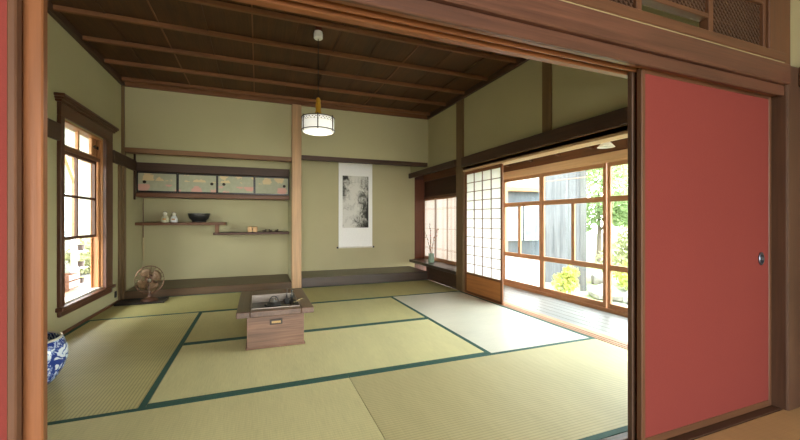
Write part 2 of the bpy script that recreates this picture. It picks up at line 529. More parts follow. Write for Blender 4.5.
MB().box(-.015, .015, -.5, -.46, 0, 1.665, .003).build('stile', W_ORANGE['z'], t)
MB().box(-.015, .015, -.46, .50, 0, .10, .003).build('bottom_rail', W_ORANGE['y'], t)
MB().box(-.015, .015, -.46, .50, 1.62, 1.665, .003).build('top_rail', W_ORANGE['y'], t)
MB().box(-.006, .006, -.46, .50, .10, 1.62).build('panel', REDI, t)
tag(MB().box(fx0 - .1, fx0, -3.0, 1.2, -.05, 2.85).build('wall_front_left', PLASTER), 'plaster wall at the left of the front room', 'wall', kind='structure')
tag(MB().box(fx0 - .1, fx1 + .1, -3.0, 1.19, 2.76, 2.85).build('ceiling_front', W_CEIL), 'dark board ceiling of the front room', 'ceiling', kind='structure')
m = MB().box(fx0 - .1, fx1 + .1, -3.12, -3.0, 2.3, 2.85).box(fx0 - .1, -1.9, -3.12, -3.0, -.05, 2.3).box(1.9, fx1 + .1, -3.12, -3.0, -.05, 2.3).box(-1.9, 1.9, -3.12, -3.0, 1.85, 2.3)
tag(m.build('wall_front_rear', PLASTER), 'rear wall of the front room with a wide opening', 'wall', kind='structure')
tag(MB().box(fx0 - .1, sx0 - .16, 1.1, 1.2, -.05, 2.85).build('wall_front_wing', PLASTER), 'wall strip left of the doors', 'wall', kind='structure')

trim(MB().box(-2.8, XL - .17, 2.4, 6.6, 2.46, 2.54, .01), W_BROWN['y'], 'added brown eave board that keeps high sky out of the left window', 'eave')  # added to block high sky light from the left window
# ================================================================== LEFT WINDOW
w1 = thing('window_1', 'tall brown sash window on the left wall with a raised lower sash', 'window', (XL, 4.5, 0), 0, kind='structure')
def wbox(nm, x0, x1, ya, yb, z0, z1, bev=.004, mat=W_BROWN, ax=None):
    ax = ax or ('z' if (z1 - z0) > (yb - ya) else 'y')
    return MB().box(x0, x1, ya - 4.5, yb - 4.5, z0, z1, bev).build(nm, mat[ax], w1)
W_CASE = {a: wood('red_brown_casing', (86, 53, 37), a, .42, .2) for a in 'xyz'}
W_JAMB = {a: wood('orange_jamb', (176, 122, 78), a, .5, .16) for a in 'xyz'}  # lighter orange timber than the casing around it
wbox('casing', 0, .03, 3.965, 4.035, .25, 1.90, mat=W_CASE)
wbox('casing', 0, .03, 4.965, 5.175, .25, 1.90, mat=W_CASE) if False else wbox('casing', 0, .03, 4.965, 5.165, .25, 1.90, mat=W_CASE)
wbox('casing', 0, .03, 3.965, 5.165, 1.90, 2.01, mat=W_CASE)
m = MB()
for k, (d, z0, z1) in enumerate(((.045, 2.01, 2.03), (.06, 2.03, 2.05), (.075, 2.05, 2.075))):
    m.box(0, d, 3.965 - 4.5 - d * .7, 5.165 - 4.5 + d * .7, z0, z1, .003)
m.build('crown', W_CASE['y'], w1)
m = MB().box(-.13, .05, 3.94 - 4.5, 5.20 - 4.5, .215, .25, .006).box(0, .028, 3.965 - 4.5, 5.165 - 4.5, .165, .215, .006)
m.build('sill', W_CASE['y'], w1)
MB().box(-.12, -.01, 4.035 - 4.5, 4.965 - 4.5, .25, .262).build('sill_top', plain('white_sill_paint', (226, 216, 200), .5), w1)
wbox('jamb', -.11, 0, 4.03, 4.045, .262, 1.89, mat=W_JAMB); wbox('jamb', -.11, 0, 4.955, 4.97, .262, 1.89, mat=W_JAMB)
wbox('head', -.11, 0, 4.045, 4.955, 1.875, 1.89, mat=W_JAMB)
wbox('jamb_stop', -.10, -.09, 4.93, 4.955, .262, 1.875, mat=W_JAMB)
wbox('jamb_stop', -.035, -.025, 4.925, 4.955, .262, 1.875, mat=W_JAMB)
wbox('transom_bar', -.10, -.02, 4.045, 4.955, 1.635, 1.672, mat=W_BROWN)
def sash(nm, x, z0, z1, rows, mat=W_CASE):
    s = MB()
    a, b = 4.047 - 4.5, 4.922 - 4.5
    s.box(x - .015, x + .015, a, a + .03, z0, z1, .003).box(x - .015, x + .015, b - .04, b, z0, z1, .003)
    s.box(x - .015, x + .015, a, b, z0, z0 + .03, .003).box(x - .015, x + .015, a, b, z1 - .03, z1, .003)
    c = (a + b) / 2
    s.box(x - .012, x + .012, c - .013, c + .013, z0, z1, .002)
    for k in range(1, rows):
        zz = z0 + (z1 - z0) * k / rows
        s.box(x - .012, x + .012, a, b, zz - .012, zz + .012, .002)
    o = s.build(nm, mat['z'], w1)
    MB().box(x - .002, x + .002, a + .02, b - .02, z0 + .02, z1 - .02).build('pane', GLASS, o)
    return o
sash('lower_sash', -.058, .815, 1.635, 2)
tsash = MB()
tsash.box(-.07, -.045, 4.045 - 4.5, 4.955 - 4.5, 1.672, 1.69, .002).box(-.07, -.045, 4.49 - 4.5, 4.52 - 4.5, 1.69, 1.875, .002).box(-.07, -.045, 4.80 - 4.5, 4.955 - 4.5, 1.69, 1.875, .003).box(-.044, -.038, 4.873 - 4.5, 4.881 - 4.5, 1.69, 1.875)
o = tsash.build('transom_sash', W_JAMB['z'], w1)
MB().box(-.060, -.056, 4.045 - 4.5, 4.80 - 4.5, 1.69, 1.875).build('pane', GLASS, o)
for yy in (4.84, 4.915):
    MB().box(-.045, -.028, yy - .012 - 4.5, yy + .012 - 4.5, 1.775, 1.79, .003).cyl((-.030, yy - 4.5, 1.765), (-.030, yy - 4.5, 1.80), .007).build('latch', plain('dark_iron', (30, 26, 24), .45, .5, .6), o)

# ================================================================== WRITING BAY (right of the alcove)
bx = 3.0
m = MB().box(XR + .101, bx + .12, 6.42, 6.52, -.05, 2.0).box(XR + .101, bx + .1, 4.52, 4.60, -.05, 2.0).box(XR + .101, bx + .12, 4.60, 6.42, 1.86, 2.0)
tag(m.build('wall_bay', W_NAG['z']), 'brown boarded end walls of the writing bay', 'wall', kind='structure')
trim(MB().box(XR + .06, bx - .02, 6.385, 6.42, .262, 1.77, .004), wood('bay_panel', (98, 56, 38), 'z', .4, .2), 'reddish-brown board at the far end of the writing bay', 'panel')
m = MB().box(XR - .03, bx + .05, 4.60, 6.328, .215, .262, .005).box(XR + .085, bx + .05, 6.328, 6.42, .215, .262)
trim(m, W_TRAY['y'], 'dark polished ledge of the writing bay', 'ledge')
trim(MB().box(XR - .005, XR + .02, 4.60, YB - .02, 0, .215, .003), W_DARK['y'], 'dark board below the ledge of the writing bay', 'panel')
trim(MB().box(XR - .02, XR + .04, YB - .02, YB + .045, 0, .215, .003), W_NAG['z'], 'short post below the ledge beside the alcove platform', 'post')
trim(MB().box(bx - .02, bx + .04, 4.6, 6.42, .262, .292, .003), W_SASH['y'], 'lower rail holding the writing bay screens', 'track')
trim(MB().box(bx - .025, bx + .045, 4.6, 6.42, 1.395, 1.435, .003), W_BROWN['y'], 'rail between the bay screens and their lattice', 'track')
trim(MB().box(bx - .025, bx + .045, 4.6, 6.42, 1.735, 1.86, .003), W_BROWN['y'], 'upper rail of the writing bay lattice', 'track')
PAPER = paper('shoji_paper', (248, 246, 243), .7)
PAPERW = paper('warm_shoji_paper', (244, 240, 234), .45)
# lattice in the bay: built in X-Z then turned
lt = thing('trim_bay_lattice', 'dark lattice transom above the pale screens of the writing bay', 'lattice', (bx + .005, 4.6, 1.435), PI / 2, kind='structure')
lattice(MB(), 0, 1.82, 0, .30, 0, .012, .042, .012).build('lattice_panel', W_DARK['x'], lt)
MB().box(0, 1.82, -.012, .012, 0, .012).box(0, 1.82, -.012, .012, .288, .30).build('lattice_frame', W_DARK['x'], lt)
MB().box(0, 1.82, -.030, -.028, 0, .30).build('backing_paper', paper('lattice_backing', (150, 140, 120), .35), lt)
for k in range(4):
    ya = 4.615 + k * .4505; yb = ya + .4505
    lab = ['nearest pale paper screen of the writing bay, half hidden by the brown post',
           'pale paper screen of the writing bay, second from the brown post',
           'pale paper screen of the writing bay right behind the vase branches',
           'pale paper screen at the far end of the writing bay beside the reddish board'][k]
    s = thing('window_%d' % (k + 2), lab, 'paper screen', (bx + (.0 if k % 2 else .018), (ya + yb) / 2, .292), 0, kind='structure')
    w = (yb - ya) / 2; hh = 1.103
    MB().box(-.008, .008, -w, -w + .02, 0, hh, .002).build('stile', W_SASH['z'], s)
    MB().box(-.008, .008, w - .02, w, 0, hh, .002).build('stile', W_SASH['z'], s)
    MB().box(-.008, .008, -w + .02, w - .02, 0, .025, .002).build('bottom_rail', W_SASH['y'], s)
    MB().box(-.008, .008, -w + .02, w - .02, hh - .025, hh, .002).build('top_rail', W_SASH['y'], s)
    g = MB()
    for j in range(1, 9):
        yy = -w + .02 + (2 * w - .04) * j / 9
        g.box(-.006, 0, yy - .0022, yy + .0022, .025, hh - .025)
    for zz in (.18, .20, .55, .90, .92):
        g.box(-.006, 0, -w + .02, w - .02, zz - .002, zz + .002)
    g.build('lattice_grid', W_SASH['z'], s)
    MB().box(.001, .003, -w + .02, w - .02, .025, hh - .025).build('paper', PAPERW, s)

# ================================================================== SHOJI DOORS
def shoji(x, ya, yb, label):
    _door[0] += 1
    s = thing('door_%d' % _door[0], label, 'shoji door', (x, (ya + yb) / 2, 0), 0, kind='structure')
    w = (yb - ya) / 2; th = .011
    MB().box(-th, th, -w, -w + .034, 0, 1.672, .003).build('stile', W_ORANGE['z'], s)
    MB().box(-th, th, w - .034, w, 0, 1.672, .003).build('stile', W_ORANGE['z'], s)
    MB().box(-th, th, -w + .034, w - .034, 1.625, 1.672, .002).build('top_rail', W_ORANGE['y'], s)
    MB().box(-th, th, -w + .034, w - .034, .255, .285, .002).build('middle_rail', W_ORANGE['y'], s)
    MB().box(-th, th, -w + .034, w - .034, 0, .03, .002).build('bottom_rail', W_ORANGE['y'], s)
    MB().box(-.005, .005, -w + .034, w - .034, .03, .255).build('kick_panel', wood('kick_board', (186, 122, 70), 'y', .45, .15), s)
    g = MB()
    for j in range(1, 4):
        yy = -w + .034 + (2 * w - .068) * j / 4
        g.box(-.010, .0, yy - .0045, yy + .0045, .285, 1.625)
    for j in range(1, 11):
        zz = .285 + 1.34 * j / 11
        g.box(-.009, .0, -w + .034, w - .034, zz - .0045, zz + .0045)
    g.build('lattice_grid', W_BROWN['z'], s)
    MB().box(.0005, .002, -w + .034, w - .034, .285, 1.625).build('paper', PAPER, s)
    return s
shoji(XR + .021, 3.585, 4.415, 'white paper shoji door with dark lattice and a wooden kick board')

# ================================================================== VERANDA
ex = 3.58
m = MB()
for k in range(7):
    xa = XR + .145 + k * .108
    m.box(xa, xa + .106, -1.2, 4.75, -.05, -.004, .002)
tag(m.build('floor_veranda', wood('grey_veranda_board', (128, 125, 120), 'y', .38, .1, .5)), 'pale grey board floor of the veranda', 'floor', kind='structure')
tag(MB().box(XR + .145, ex + .08, 4.75, 4.83, -.05, 2.1).build('wall_veranda', W_PILL['z']), 'pale wooden end wall of the veranda', 'wall', kind='structure')
m = MB()
for k in range(6):
    xa = XR + .10 + k * .17
    za = 2.10 - k * .055
    m.box(xa, xa + .175, -1.2, 4.8, za - .015, za + .015)
for k in range(12):
    y = -.9 + k * .5
    m.bar((XR + .12, y, 2.06), (ex + .1, y, 1.80), .045, .05)
tag(m.build('ceiling_veranda', W_BROWN['y']), 'sloping brown board ceiling of the veranda with rafters', 'ceiling', kind='structure')
trim(MB().box(ex - .035, ex + .05, -1.2, 4.75, 1.645, 1.735, .004), W_LIT['y'], 'beam above the veranda windows, painted pale as if lit from below', 'beam')
trim(MB().box(ex - .02, ex + .05, -1.2, 4.75, 1.735, 1.86, .002), W_BROWN['y'], 'brown plate under the veranda rafters', 'plate')
trim(MB().box(ex - .03, ex + .05, -1.2, 4.75, -.05, .035, .003), W_SASH['y'], 'sill track below the veranda windows', 'sill')
trim(MB().box(ex - .025, ex + .045, -1.2, 4.75, 1.629, 1.645, .003), W_LIT['y'], 'head track above the veranda windows', 'track')
FROST = paper('frosted_glass', (250, 250, 250), .75)
for k in range(6):
    yb = 4.715 - k * .98 + (.0 if k else 0)
    yb = [4.90, 3.918, 2.92, 1.93, .94, -.05][k]; ya = yb - .985
    yt = min(yb, 4.745)
    lab = ['veranda window at the far left end with a frosted white bottom pane',
           'middle veranda window showing the grey boarded shed and garden bush',
           'veranda window cut by the dark door edge at the right',
           'veranda window hidden behind the red door, next to the one cut by the door edge', 'veranda window hidden behind the red door, farther on', 'last veranda window behind the front room wall'][k]
    s = thing('window_%d' % (6 + k), lab, 'window', (ex + (.0 if k % 2 else .0), 0, .035), 0, kind='structure')
    th = .014
    B = lambda nm, a, b, c, d, ax: MB().box(-th, th, a, b, c, d, .003).build(nm, W_SASH[ax], s)
    B('stile', ya + .001, ya + .042, 0, 1.594, 'z'); B('stile', yt - .042, yt - .001, 0, 1.594, 'z')
    B('top_rail', ya + .042, yt - .042, 1.548, 1.594, 'y'); B('bottom_rail', ya + .042, yt - .042, 0, .055, 'y')
    B('rail', ya + .042, yt - .042, 1.165, 1.225, 'y'); B('rail', ya + .042, yt - .042, .415, .475, 'y')
    c = (ya + yb) / 2 - .035
    B('muntin', c - .024, c + .024, .475, 1.165, 'z')
    P = lambda a, b, c, d, mt: MB().box(-.002, .002, a, b, c, d).build('pane', mt, s)
    P(ya + .042, yt - .042, 1.225, 1.548, GLASS)
    P(ya + .042, c - .024, .475, 1.165, GLASS); P(c + .024, yt - .042, .475, 1.165, GLASS)
    P(ya + .042, yt - .042, .055, .415, FROST if k == 0 else GLASS)

# ================================================================== THINGS INSIDE
# ---- wall cabinet with four little doors
cb = thing('wall_cabinet', 'long hanging wall cabinet with four flowered sliding doors above the shelves', 'cabinet', (0, 6.05, 1.322))
cx0, cx1 = XL + .022, .462
m = MB().box(cx0, cx1, .012, .36, .055, .07).box(cx0, cx1, .355, .368, .06, .36).box(cx0, cx0 + .02, .03, .355, .06, .36).box(cx1 - .02, cx1, .03, .355, .06, .36)
m.build('body', W_DARK['x'], cb)
MB().box(cx0, cx1, -.01, .36, .0, .055, .005).build('bottom_board', W_BROWN['x'], cb)
MB().box(cx0, cx1, -.008, .36, .358, .480, .004).build('top_beam', W_DARK['x'], cb)
MB().box(XL + .002, cx0, -.03, .0, -.04, .59, .003).build('hanging_stile', W_DARK['z'], cb)
def flower_paper():
    t = NT('flowered_door_paper')
    v = t.coords()
    base = t.mix(t.noise(v, 18, 3), lin((158, 158, 134)), lin((184, 182, 158)))
    tc = t.n('ShaderNodeTexCoord')
    def blobs(scale, seed, lo, hi, thr):
        vo = t.n('ShaderNodeTexVoronoi')
        mp = t.n('ShaderNodeMapping'); mp.inputs['Location'].default_value = (seed, seed * .7, seed * 1.3)
        oi = t.n('ShaderNodeObjectInfo'); av = t.n('ShaderNodeVectorMath', operation='ADD')
        t.l(tc.outputs['Object'], av.inputs[0]); t.l(oi.outputs['Location'], av.inputs[1]); t.l(av.outputs[0], mp.inputs[0])
        nz = t.n('ShaderNodeTexNoise'); nz.inputs['Scale'].default_value = 28
        t.l(mp.outputs[0], nz.inputs['Vector'])
        ad = t.n('ShaderNodeVectorMath', operation='SCALE'); t.l(nz.outputs['Color'], ad.inputs[0]); ad.inputs['Scale'].default_value = .06
        a2 = t.n('ShaderNodeVectorMath', operation='ADD'); t.l(mp.outputs[0], a2.inputs[0]); t.l(ad.outputs[0], a2.inputs[1])
        t.l(a2.outputs[0], vo.inputs['Vector']); vo.inputs['Scale'].default_value = scale
        return t.math('LESS_THAN', vo.outputs['Distance'], thr)
    sp = t.n('ShaderNodeSeparateXYZ'); t.l(tc.outputs['Object'], sp.inputs[0])
    low = t.math('LESS_THAN', sp.outputs[2], -.03)
    high = t.math('GREATER_THAN', sp.outputs[2], .02)
    c = t.mix(t.math('MULTIPLY', t.math('MULTIPLY', blobs(5.5, 3.1, 0, 1, .42), low), .85), base, lin((214, 158, 146)))
    c = t.mix(t.math('MULTIPLY', t.math('MULTIPLY', blobs(6.5, 8.3, 0, 1, .48), high), .8), c, lin((222, 196, 150)))
    return t.done(t.pbsdf(c, .7, .2))
FLOWER = flower_paper()
PULL = plain('dark_bronze', (46, 38, 30), .4, .5, .6)
edges = [-1.572, -1.080, -.568, -.052, .458]
for k in range(4):
    a, b = edges[k], edges[k + 1]
    yy = .028 if k % 2 else .020
    d = MB().box(-(b - a) / 2 + .008, (b - a) / 2 - .008, -.002, .004, -.122, .122).build('door', FLOWER, cb, loc=((a + b) / 2, yy, .212))
    f = MB(); w = (b - a) / 2 - .001; e = .014
    f.box(-w, w, -.006, .004, .124, .139, .001).box(-w, w, -.006, .004, -.139, -.124, .001).box(-w, -w + e, -.006, .004, -.124, .124, .001).box(w - e, w, -.006, .004, -.124, .124, .001)
    f.build('door_frame', LACQ, d)
    hx = (-w + .09) if k in (0, 2) else (w - .07)
    MB().lathe([(.022, 0), (.022, .004), (.016, .006), (.013, .001), (0, .001)], 20, m=Matrix.Translation((hx, -.002, .0)) @ Matrix.Rotation(PI / 2, 4, 'X'), cap=False).build('door_pull', PULL, d, True)

# ---- staggered shelves
sh = thing('staggered_shelf', 'pair of staggered thin wooden shelves on the recess wall', 'shelf', (0, 6.08, 0))
MB().box(XL + .003, -.46, .0, .338, .925, .965, .004).build('upper_shelf', W_BROWN['x'], sh)
MB().box(-.625, .462, .0, .338, .775, .81, .004).build('lower_shelf', W_NAG['x'], sh)
MB().box(-.60, -.55, .02, .07, .81, .925, .003).build('shelf_strut', W_BROWN['z'], sh)

# ---- figurines
def figurine(x, y, z, label, rob, s):
    t = thing('figurine', label, 'figurine', (x, y, z), 0, 'pair of small figurines on the upper shelf')
    MB().lathe([(.040, 0), (.046, .01), (.044, .04), (.030, .075), (.018, .088), (0, .09)], 20).build('robe', rob, t, True)
    MB().ball((0, 0, .108), .024, (1, 1, 1.1)).build('head', plain('doll_white', (236, 226, 208), .4), t, True)
    MB().ball((0, .006, .118), .023, (1, 1, .8)).build('hair', plain('doll_tan', (120, 92, 66), .5), t, True)
    MB().box(-.018, .018, -.047, -.036, .03, .05, .004).build('sash', plain('doll_gold', (196, 150, 84), .5), t)
    t.scale = (s, s, s)
    return t
figurine(-1.262, 6.20, .965, 'small cream doll figurine standing at the left on the upper shelf', plain('cream_robe', (226, 206, 170), .6, var=.3, scale=60), 1.18)
figurine(-1.148, 6.20, .965, 'small white doll figurine standing right beside the cream one', plain('white_robe', (234, 230, 218), .6, var=.2, scale=60), 1.12)
# ---- black bowl
bw_ = thing('bowl', 'black footed bowl standing on the upper shelf', 'bowl', (-.825, 6.22, .965))
MB().lathe([(.092, 0), (.098, .004), (.092, .022), (.104, .036), (.130, .062), (.141, .095), (.143, .125), (.138, .128), (.126, .09), (.09, .055), (0, .05)], 40, cap=True).build('vessel', plain('black_iron', (34, 33, 32), .45, .5), bw_, True)
MB().lathe([(.146, .118), (.150, .122), (.150, .132), (.140, .134), (.138, .126)], 40, cap=False).build('rim', plain('worn_rim', (64, 62, 58), .4, .5), bw_, True)
# ---- pale box and dark ornaments on the lower shelf
bx_ = thing('keepsake_box', 'small pale orange keepsake box on the lower shelf', 'box', (-.08, 6.2, .81))
MB().box(-.072, -.003, -.04, .04, 0, .09, .012, 2).build('body', wood('pale_box_wood', (206, 164, 116), 'x', .5, .12), bx_)
MB().box(.003, .072, -.04, .04, 0, .085, .012, 2).build('lid', wood('pale_box_wood', (206, 164, 116), 'x', .5, .12), bx_)
MB().box(-.01, .01, -.02, .03, .03, .06).build('hinge', PULL, bx_)
def orn(x, lab, k):
    t = thing('ornament', lab, 'ornament', (x, 6.19, .81), k, 'dark ornaments on the lower shelf')
    m = MB().ball((0, 0, .016), .03, (1.15, .75, .53))
    m.build('body', plain('dark_stone', (74, 60, 46), .5), t, True)
    MB().ball((.022, 0, .034), .012).build('head', plain('dark_stone', (74, 60, 46), .5), t, True)
orn(.095, 'small dark ornament on the lower shelf, nearest the pale box', .2)
orn(.185, 'middle of the three small dark ornaments on the lower shelf', 2.6)
orn(.275, 'small dark ornament on the lower shelf, nearest the pale post', .5)
# ---- cord on the recess wall
m = MB().tube([(XL + .022, 6.405, z) for z in (1.32, 1.0)] + [(XL + .022, 6.405, .84)], .005)
c_ = thing('pull_string', 'thin brown cord with a pale end hanging in the recess corner', 'cord', (0, 0, 0))
MB().tube([(XL + .020, 6.408, 1.318), (XL + .020, 6.408, .968)], .006).tube([(XL + .020, 6.408, .922), (XL + .020, 6.408, .74)], .006).build('cord', plain('brown_cord', (104, 74, 50), .7), c_)
MB().tube([(XL + .020, 6.408, .74), (XL + .022, 6.406, .55), (XL + .022, 6.406, .40)], [.008, .011, .009]).build('pale_end', plain('pale_cord', (178, 160, 120), .7), c_)

# ---- hanging scroll
sc = thing('hanging_scroll', 'white hanging scroll with an ink landscape in the alcove', 'scroll', (1.61, 6.315, .52))
MB().box(-.305, .305, -.0015, .0015, 0, 1.545).build('mount', plain('scroll_silk', (246, 245, 240), .7, .2, 0, .03, 40), sc)
def ink():
    t = NT('ink_landscape')
    tc = t.n('ShaderNodeTexCoord')
    sp = t.n('ShaderNodeSeparateXYZ'); t.l(tc.outputs['Object'], sp.inputs[0])
    x, z = sp.outputs[0], sp.outputs[2]
    a = t.noise(t.coords((1, 1, .8)), 7, 6, .65, .8)
    b = t.noise(t.coords((2.5, 1, 1), (4, 2, 1), (0, .6, 0)), 22, 5, .7, 1.2)
    # left slope dark, white cliff in the middle rising to the right
    ridge = t.math('ADD', t.math('MULTIPLY', t.math('ADD', x, .06), 2.4), t.math('MULTIPLY', t.math('SUBTRACT', z, .78), -.55))
    ridge = t.math('ABSOLUTE', ridge)
    k = t.math('ADD', t.math('MULTIPLY', ridge, -.55), t.math('MULTIPLY', a, .9))
    k = t.math('ADD', k, t.math('MULTIPLY', b, .55))
    col = t.ramp(k, [(.33, lin((58, 58, 54))), (.43, lin((118, 117, 110))), (.52, lin((182, 180, 170))), (.64, lin((218, 216, 206)))])
    return t.done(t.pbsdf(col, .8, .1))
MB().box(-.235, .232, -.003, -.0005, .345, 1.255).build('painting', ink(), sc)
m = MB().cyl((-.31, 0, .0), (.31, 0, .0), .013)
m.build('roller', plain('scroll_roller', (216, 212, 200), .6), sc)
for s in (-1, 1):
    MB().cyl((s * .31, 0, 0), (s * .338, 0, 0), .017, .014).build('roller_knob', LACQ, sc)
MB().tube([(-.15, 0, 1.545), (0, 0, 1.64), (.15, 0, 1.545)], .003).build('hanging_string', plain('string', (90, 70, 50), .8), sc)
MB().box(-.31, .31, -.008, .008, 1.545, 1.56, .003).build('top_rod', W_DARK['x'], sc)

# ---- pendant lamp
lp = thing('pendant_lamp', 'round white paper pendant lamp on a thin cord over the room', 'lamp', (.51, 3.37, 1.785))
MB().box(-.03, .03, -.03, .03, .925, .975, .004).build('ceiling_block', wood('lamp_block', (86, 40, 28), 'x'), lp)
MB().lathe([(.034, .86), (.040, .866), (.041, .90), (.036, .925)], 28).build('ceiling_rose', plain('white_porcelain', (236, 234, 228), .25), lp, True)
MB().tube([(0, 0, .86), (0, 0, .32)], .0035).build('cord', LACQ, lp)
MB().lathe([(.012, .325), (.018, .318), (.022, .29), (.019, .283), (.024, .265), (.024, .20), (.030, .192), (.030, .18), (.012, .178)], 24).build('amber_neck', plain('amber_brass', (186, 138, 40), .35, .5, .35), lp, True)
MB().lathe([(.022, .178), (.022, .152)], 20).build('socket', LACQ, lp, True)
SHADE = emissive('lamp_shade_paper', (246, 244, 238), .30)
m = MB().lathe([(.0, .015), (.06, .006), (.11, .004), (.136, .012), (.143, .024), (.143, .138)], 48, cap=False)
m.build('lamp_shade', SHADE, lp, True)
MB().lathe([(.143, .138), (.0, .146)], 48, cap=False).build('shade_top', plain('shade_top_paper', (214, 208, 190), .6), lp, True)
fr = MB()
for z in (.026, .139):
    fr.tube([(.147 * math.cos(a * PI / 24), .147 * math.sin(a * PI / 24), z) for a in range(48)], .0045, 8, True)
for k in range(6):
    a = k * PI / 3 + .35
    fr.tube([(.147 * math.cos(a), .147 * math.sin(a), .014), (.147 * math.cos(a), .147 * math.sin(a), .152)], .0048)
    fr.tube([(.147 * math.cos(a), .147 * math.sin(a), .146), (.018 * math.cos(a), .018 * math.sin(a), .158)], .004)
fr.build('shade_frame', plain('shade_frame_wood', (56, 44, 34), .5), lp)
fb = MB(); N = 60
for k in range(N):
    a0 = 2 * PI * k / N; a1 = 2 * PI * (k + .62) / N
    za, zb = (.108, .116) if k % 2 else (.118, .126)
    r = .1455
    P4 = lambda a, z, rr=r: (rr * math.cos(a), rr * math.sin(a), z)
    fb.quad(P4(a0, za), P4(a1, za), P4(a1, zb), P4(a0, zb))
for zz in (.104, .129):
    fb.tube([(.1435 * math.cos(a * PI / 24), .1435 * math.sin(a * PI / 24), zz) for a in range(48)], .0013, 5, True)
fb.build('fret_band', plain('fret_grey', (52, 48, 42), .6), lp)

# ---- brazier box
hb = thing('brazier_box', 'reddish-brown wooden brazier box with a metal-lined fire pit on the tatami', 'brazier', (.133, 3.43, .0018))
W_H = {a: wood('brazier_wood', (108, 80, 62), a, .42, .42, .4, 20) for a in 'xyz'}
W_HT = {a: wood('brazier_top_wood', (92, 70, 56), a, .35, .3, .5, 20) for a in 'xyz'}
X0, X1, Y0, Y1 = -.213, .213, -.395, .39
m = MB()
m.box(X0, X1, Y0, Y0 + .02, .014, .256, .002).box(X0, X1, Y1 - .02, Y1, .014, .256, .002).box(X0, X0 + .02, Y0 + .02, Y1 - .02, .014, .256).box(X1 - .02, X1, Y0 + .02, Y1 - .02, .014, .256)
m.build('body', W_H['x'], hb)
MB().box(X0 - .008, X1 + .008, Y0 - .008, Y1 + .008, 0, .016, .003).build('base_skirt', W_H['x'], hb)
tx, ty0, ty1 = .286, -.44, .445
ix0, ix1, iy0, iy1 = -.190, .188, -.365, .19
m = MB().box(-tx, ix0, ty0, ty1, .255, .303, .006).box(ix1, tx, ty0, ty1, .255, .303, .006).box(ix0, ix1, ty0, iy0, .255, .303, .006).box(ix0, ix1, iy1, ty1, .255, .303, .006)
m.build('table_top', W_HT['y'], hb)
METAL = plain('copper_lining', (150, 140, 128), .38, .5, .7)
m = MB()
for a, b, c, d in ((ix0, ix0 + .008, iy0, iy1), (ix1 - .008, ix1, iy0, iy1), (ix0, ix1, iy0, iy0 + .008), (ix0, ix1, iy1 - .008, iy1)):
    m.box(a, b, c, d, .15, .308, .001)
m.build('metal_lining', METAL, hb)
def ashmat():
    t = NT('ash')
    f = t.noise(t.coords(), 60, 5, .7)
    return t.done(t.pbsdf(t.mix(f, lin((96, 90, 82)), lin((158, 152, 142))), .95, .1, normal=t.bump(f, .5, .01)))
m = MB().box(ix0 + .008, ix1 - .008, iy0 + .008, iy1 - .008, .14, .238)
m.build('ash_bed', ashmat(), hb)
pl = MB().box(-.047, .047, Y0 - .008, Y0, .178, .222, .003).build('name_plate', plain('plate_dark', (52, 40, 30), .4), hb)
MB().box(-.034, .034, Y0 - .011, Y0 - .007, .191, .208, .001).build('plate_face', plain('plate_gold', (150, 122, 78), .4, .5, .4, .35, 140), pl)
# iron kettle on the ash
kt = thing('iron_kettle', 'small black iron kettle sitting in the ash of the brazier box', 'kettle', (.125, 3.28, .2402))
IRON = plain('cast_iron', (58, 57, 54), .42, .5, .5, .4, 60)
MB().lathe([(.036, 0), (.052, .012), (.062, .034), (.060, .052), (.045, .066), (.030, .070)], 28).build('body', IRON, kt, True)
MB().lathe([(.032, .068), (.033, .073), (.020, .080), (.006, .082), (.006, .088), (.009, .093), (0, .096)], 24, cap=False).build('lid', plain('kettle_lid', (150, 148, 142), .4, .5, .6), kt, True)
MB().tube([(.036 * math.cos(a), 0, .064 + .050 * math.sin(a)) for a in [PI * i / 14 for i in range(15)]], .0045).build('handle', IRON, kt, True)
MB().tube([(-.050, -.012, .035), (-.068, -.016, .045), (-.078, -.019, .060)], [.012, .009, .007]).build('spout', IRON, kt, True)
# tools
tg = thing('fire_tongs', 'dark iron tongs standing in the ash at the right of the kettle', 'tongs', (.285, 3.42, .239))
for s in (-1, 1):
    MB().tube([(s * .012, 0, 0), (s * .006, .012, .06), (0, .022, .115)], .005).build('arm', IRON, tg, True)
MB().lathe([(.010, .112), (.012, .120), (.008, .130)], 14, c=(0, .022, 0)).build('grip', IRON, tg, True)
sv = thing('ash_spade', 'small dark ash spade leaning beside the tongs', 'spade', (.245, 3.47, .239))
MB().box(-.022, .022, -.003, .003, 0, .05, .002).build('blade', IRON, sv)
MB().tube([(0, 0, .05), (.0, .02, .13)], .0045).build('handle', IRON, sv)
chs = thing('fire_chopsticks', 'pale pair of fire chopsticks crossing the right rim of the brazier box', 'chopsticks', (.33, 3.22, .3085))
BAM = plain('pale_bamboo', (196, 172, 126), .5)
MB().tube([(-.050, -.045, .004), (.030, .085, .004)], .0028).build('stick', BAM, chs)
MB().tube([(-.035, .075, .0095), (-.005, -.055, .0095)], .0028).build('stick', BAM, chs)

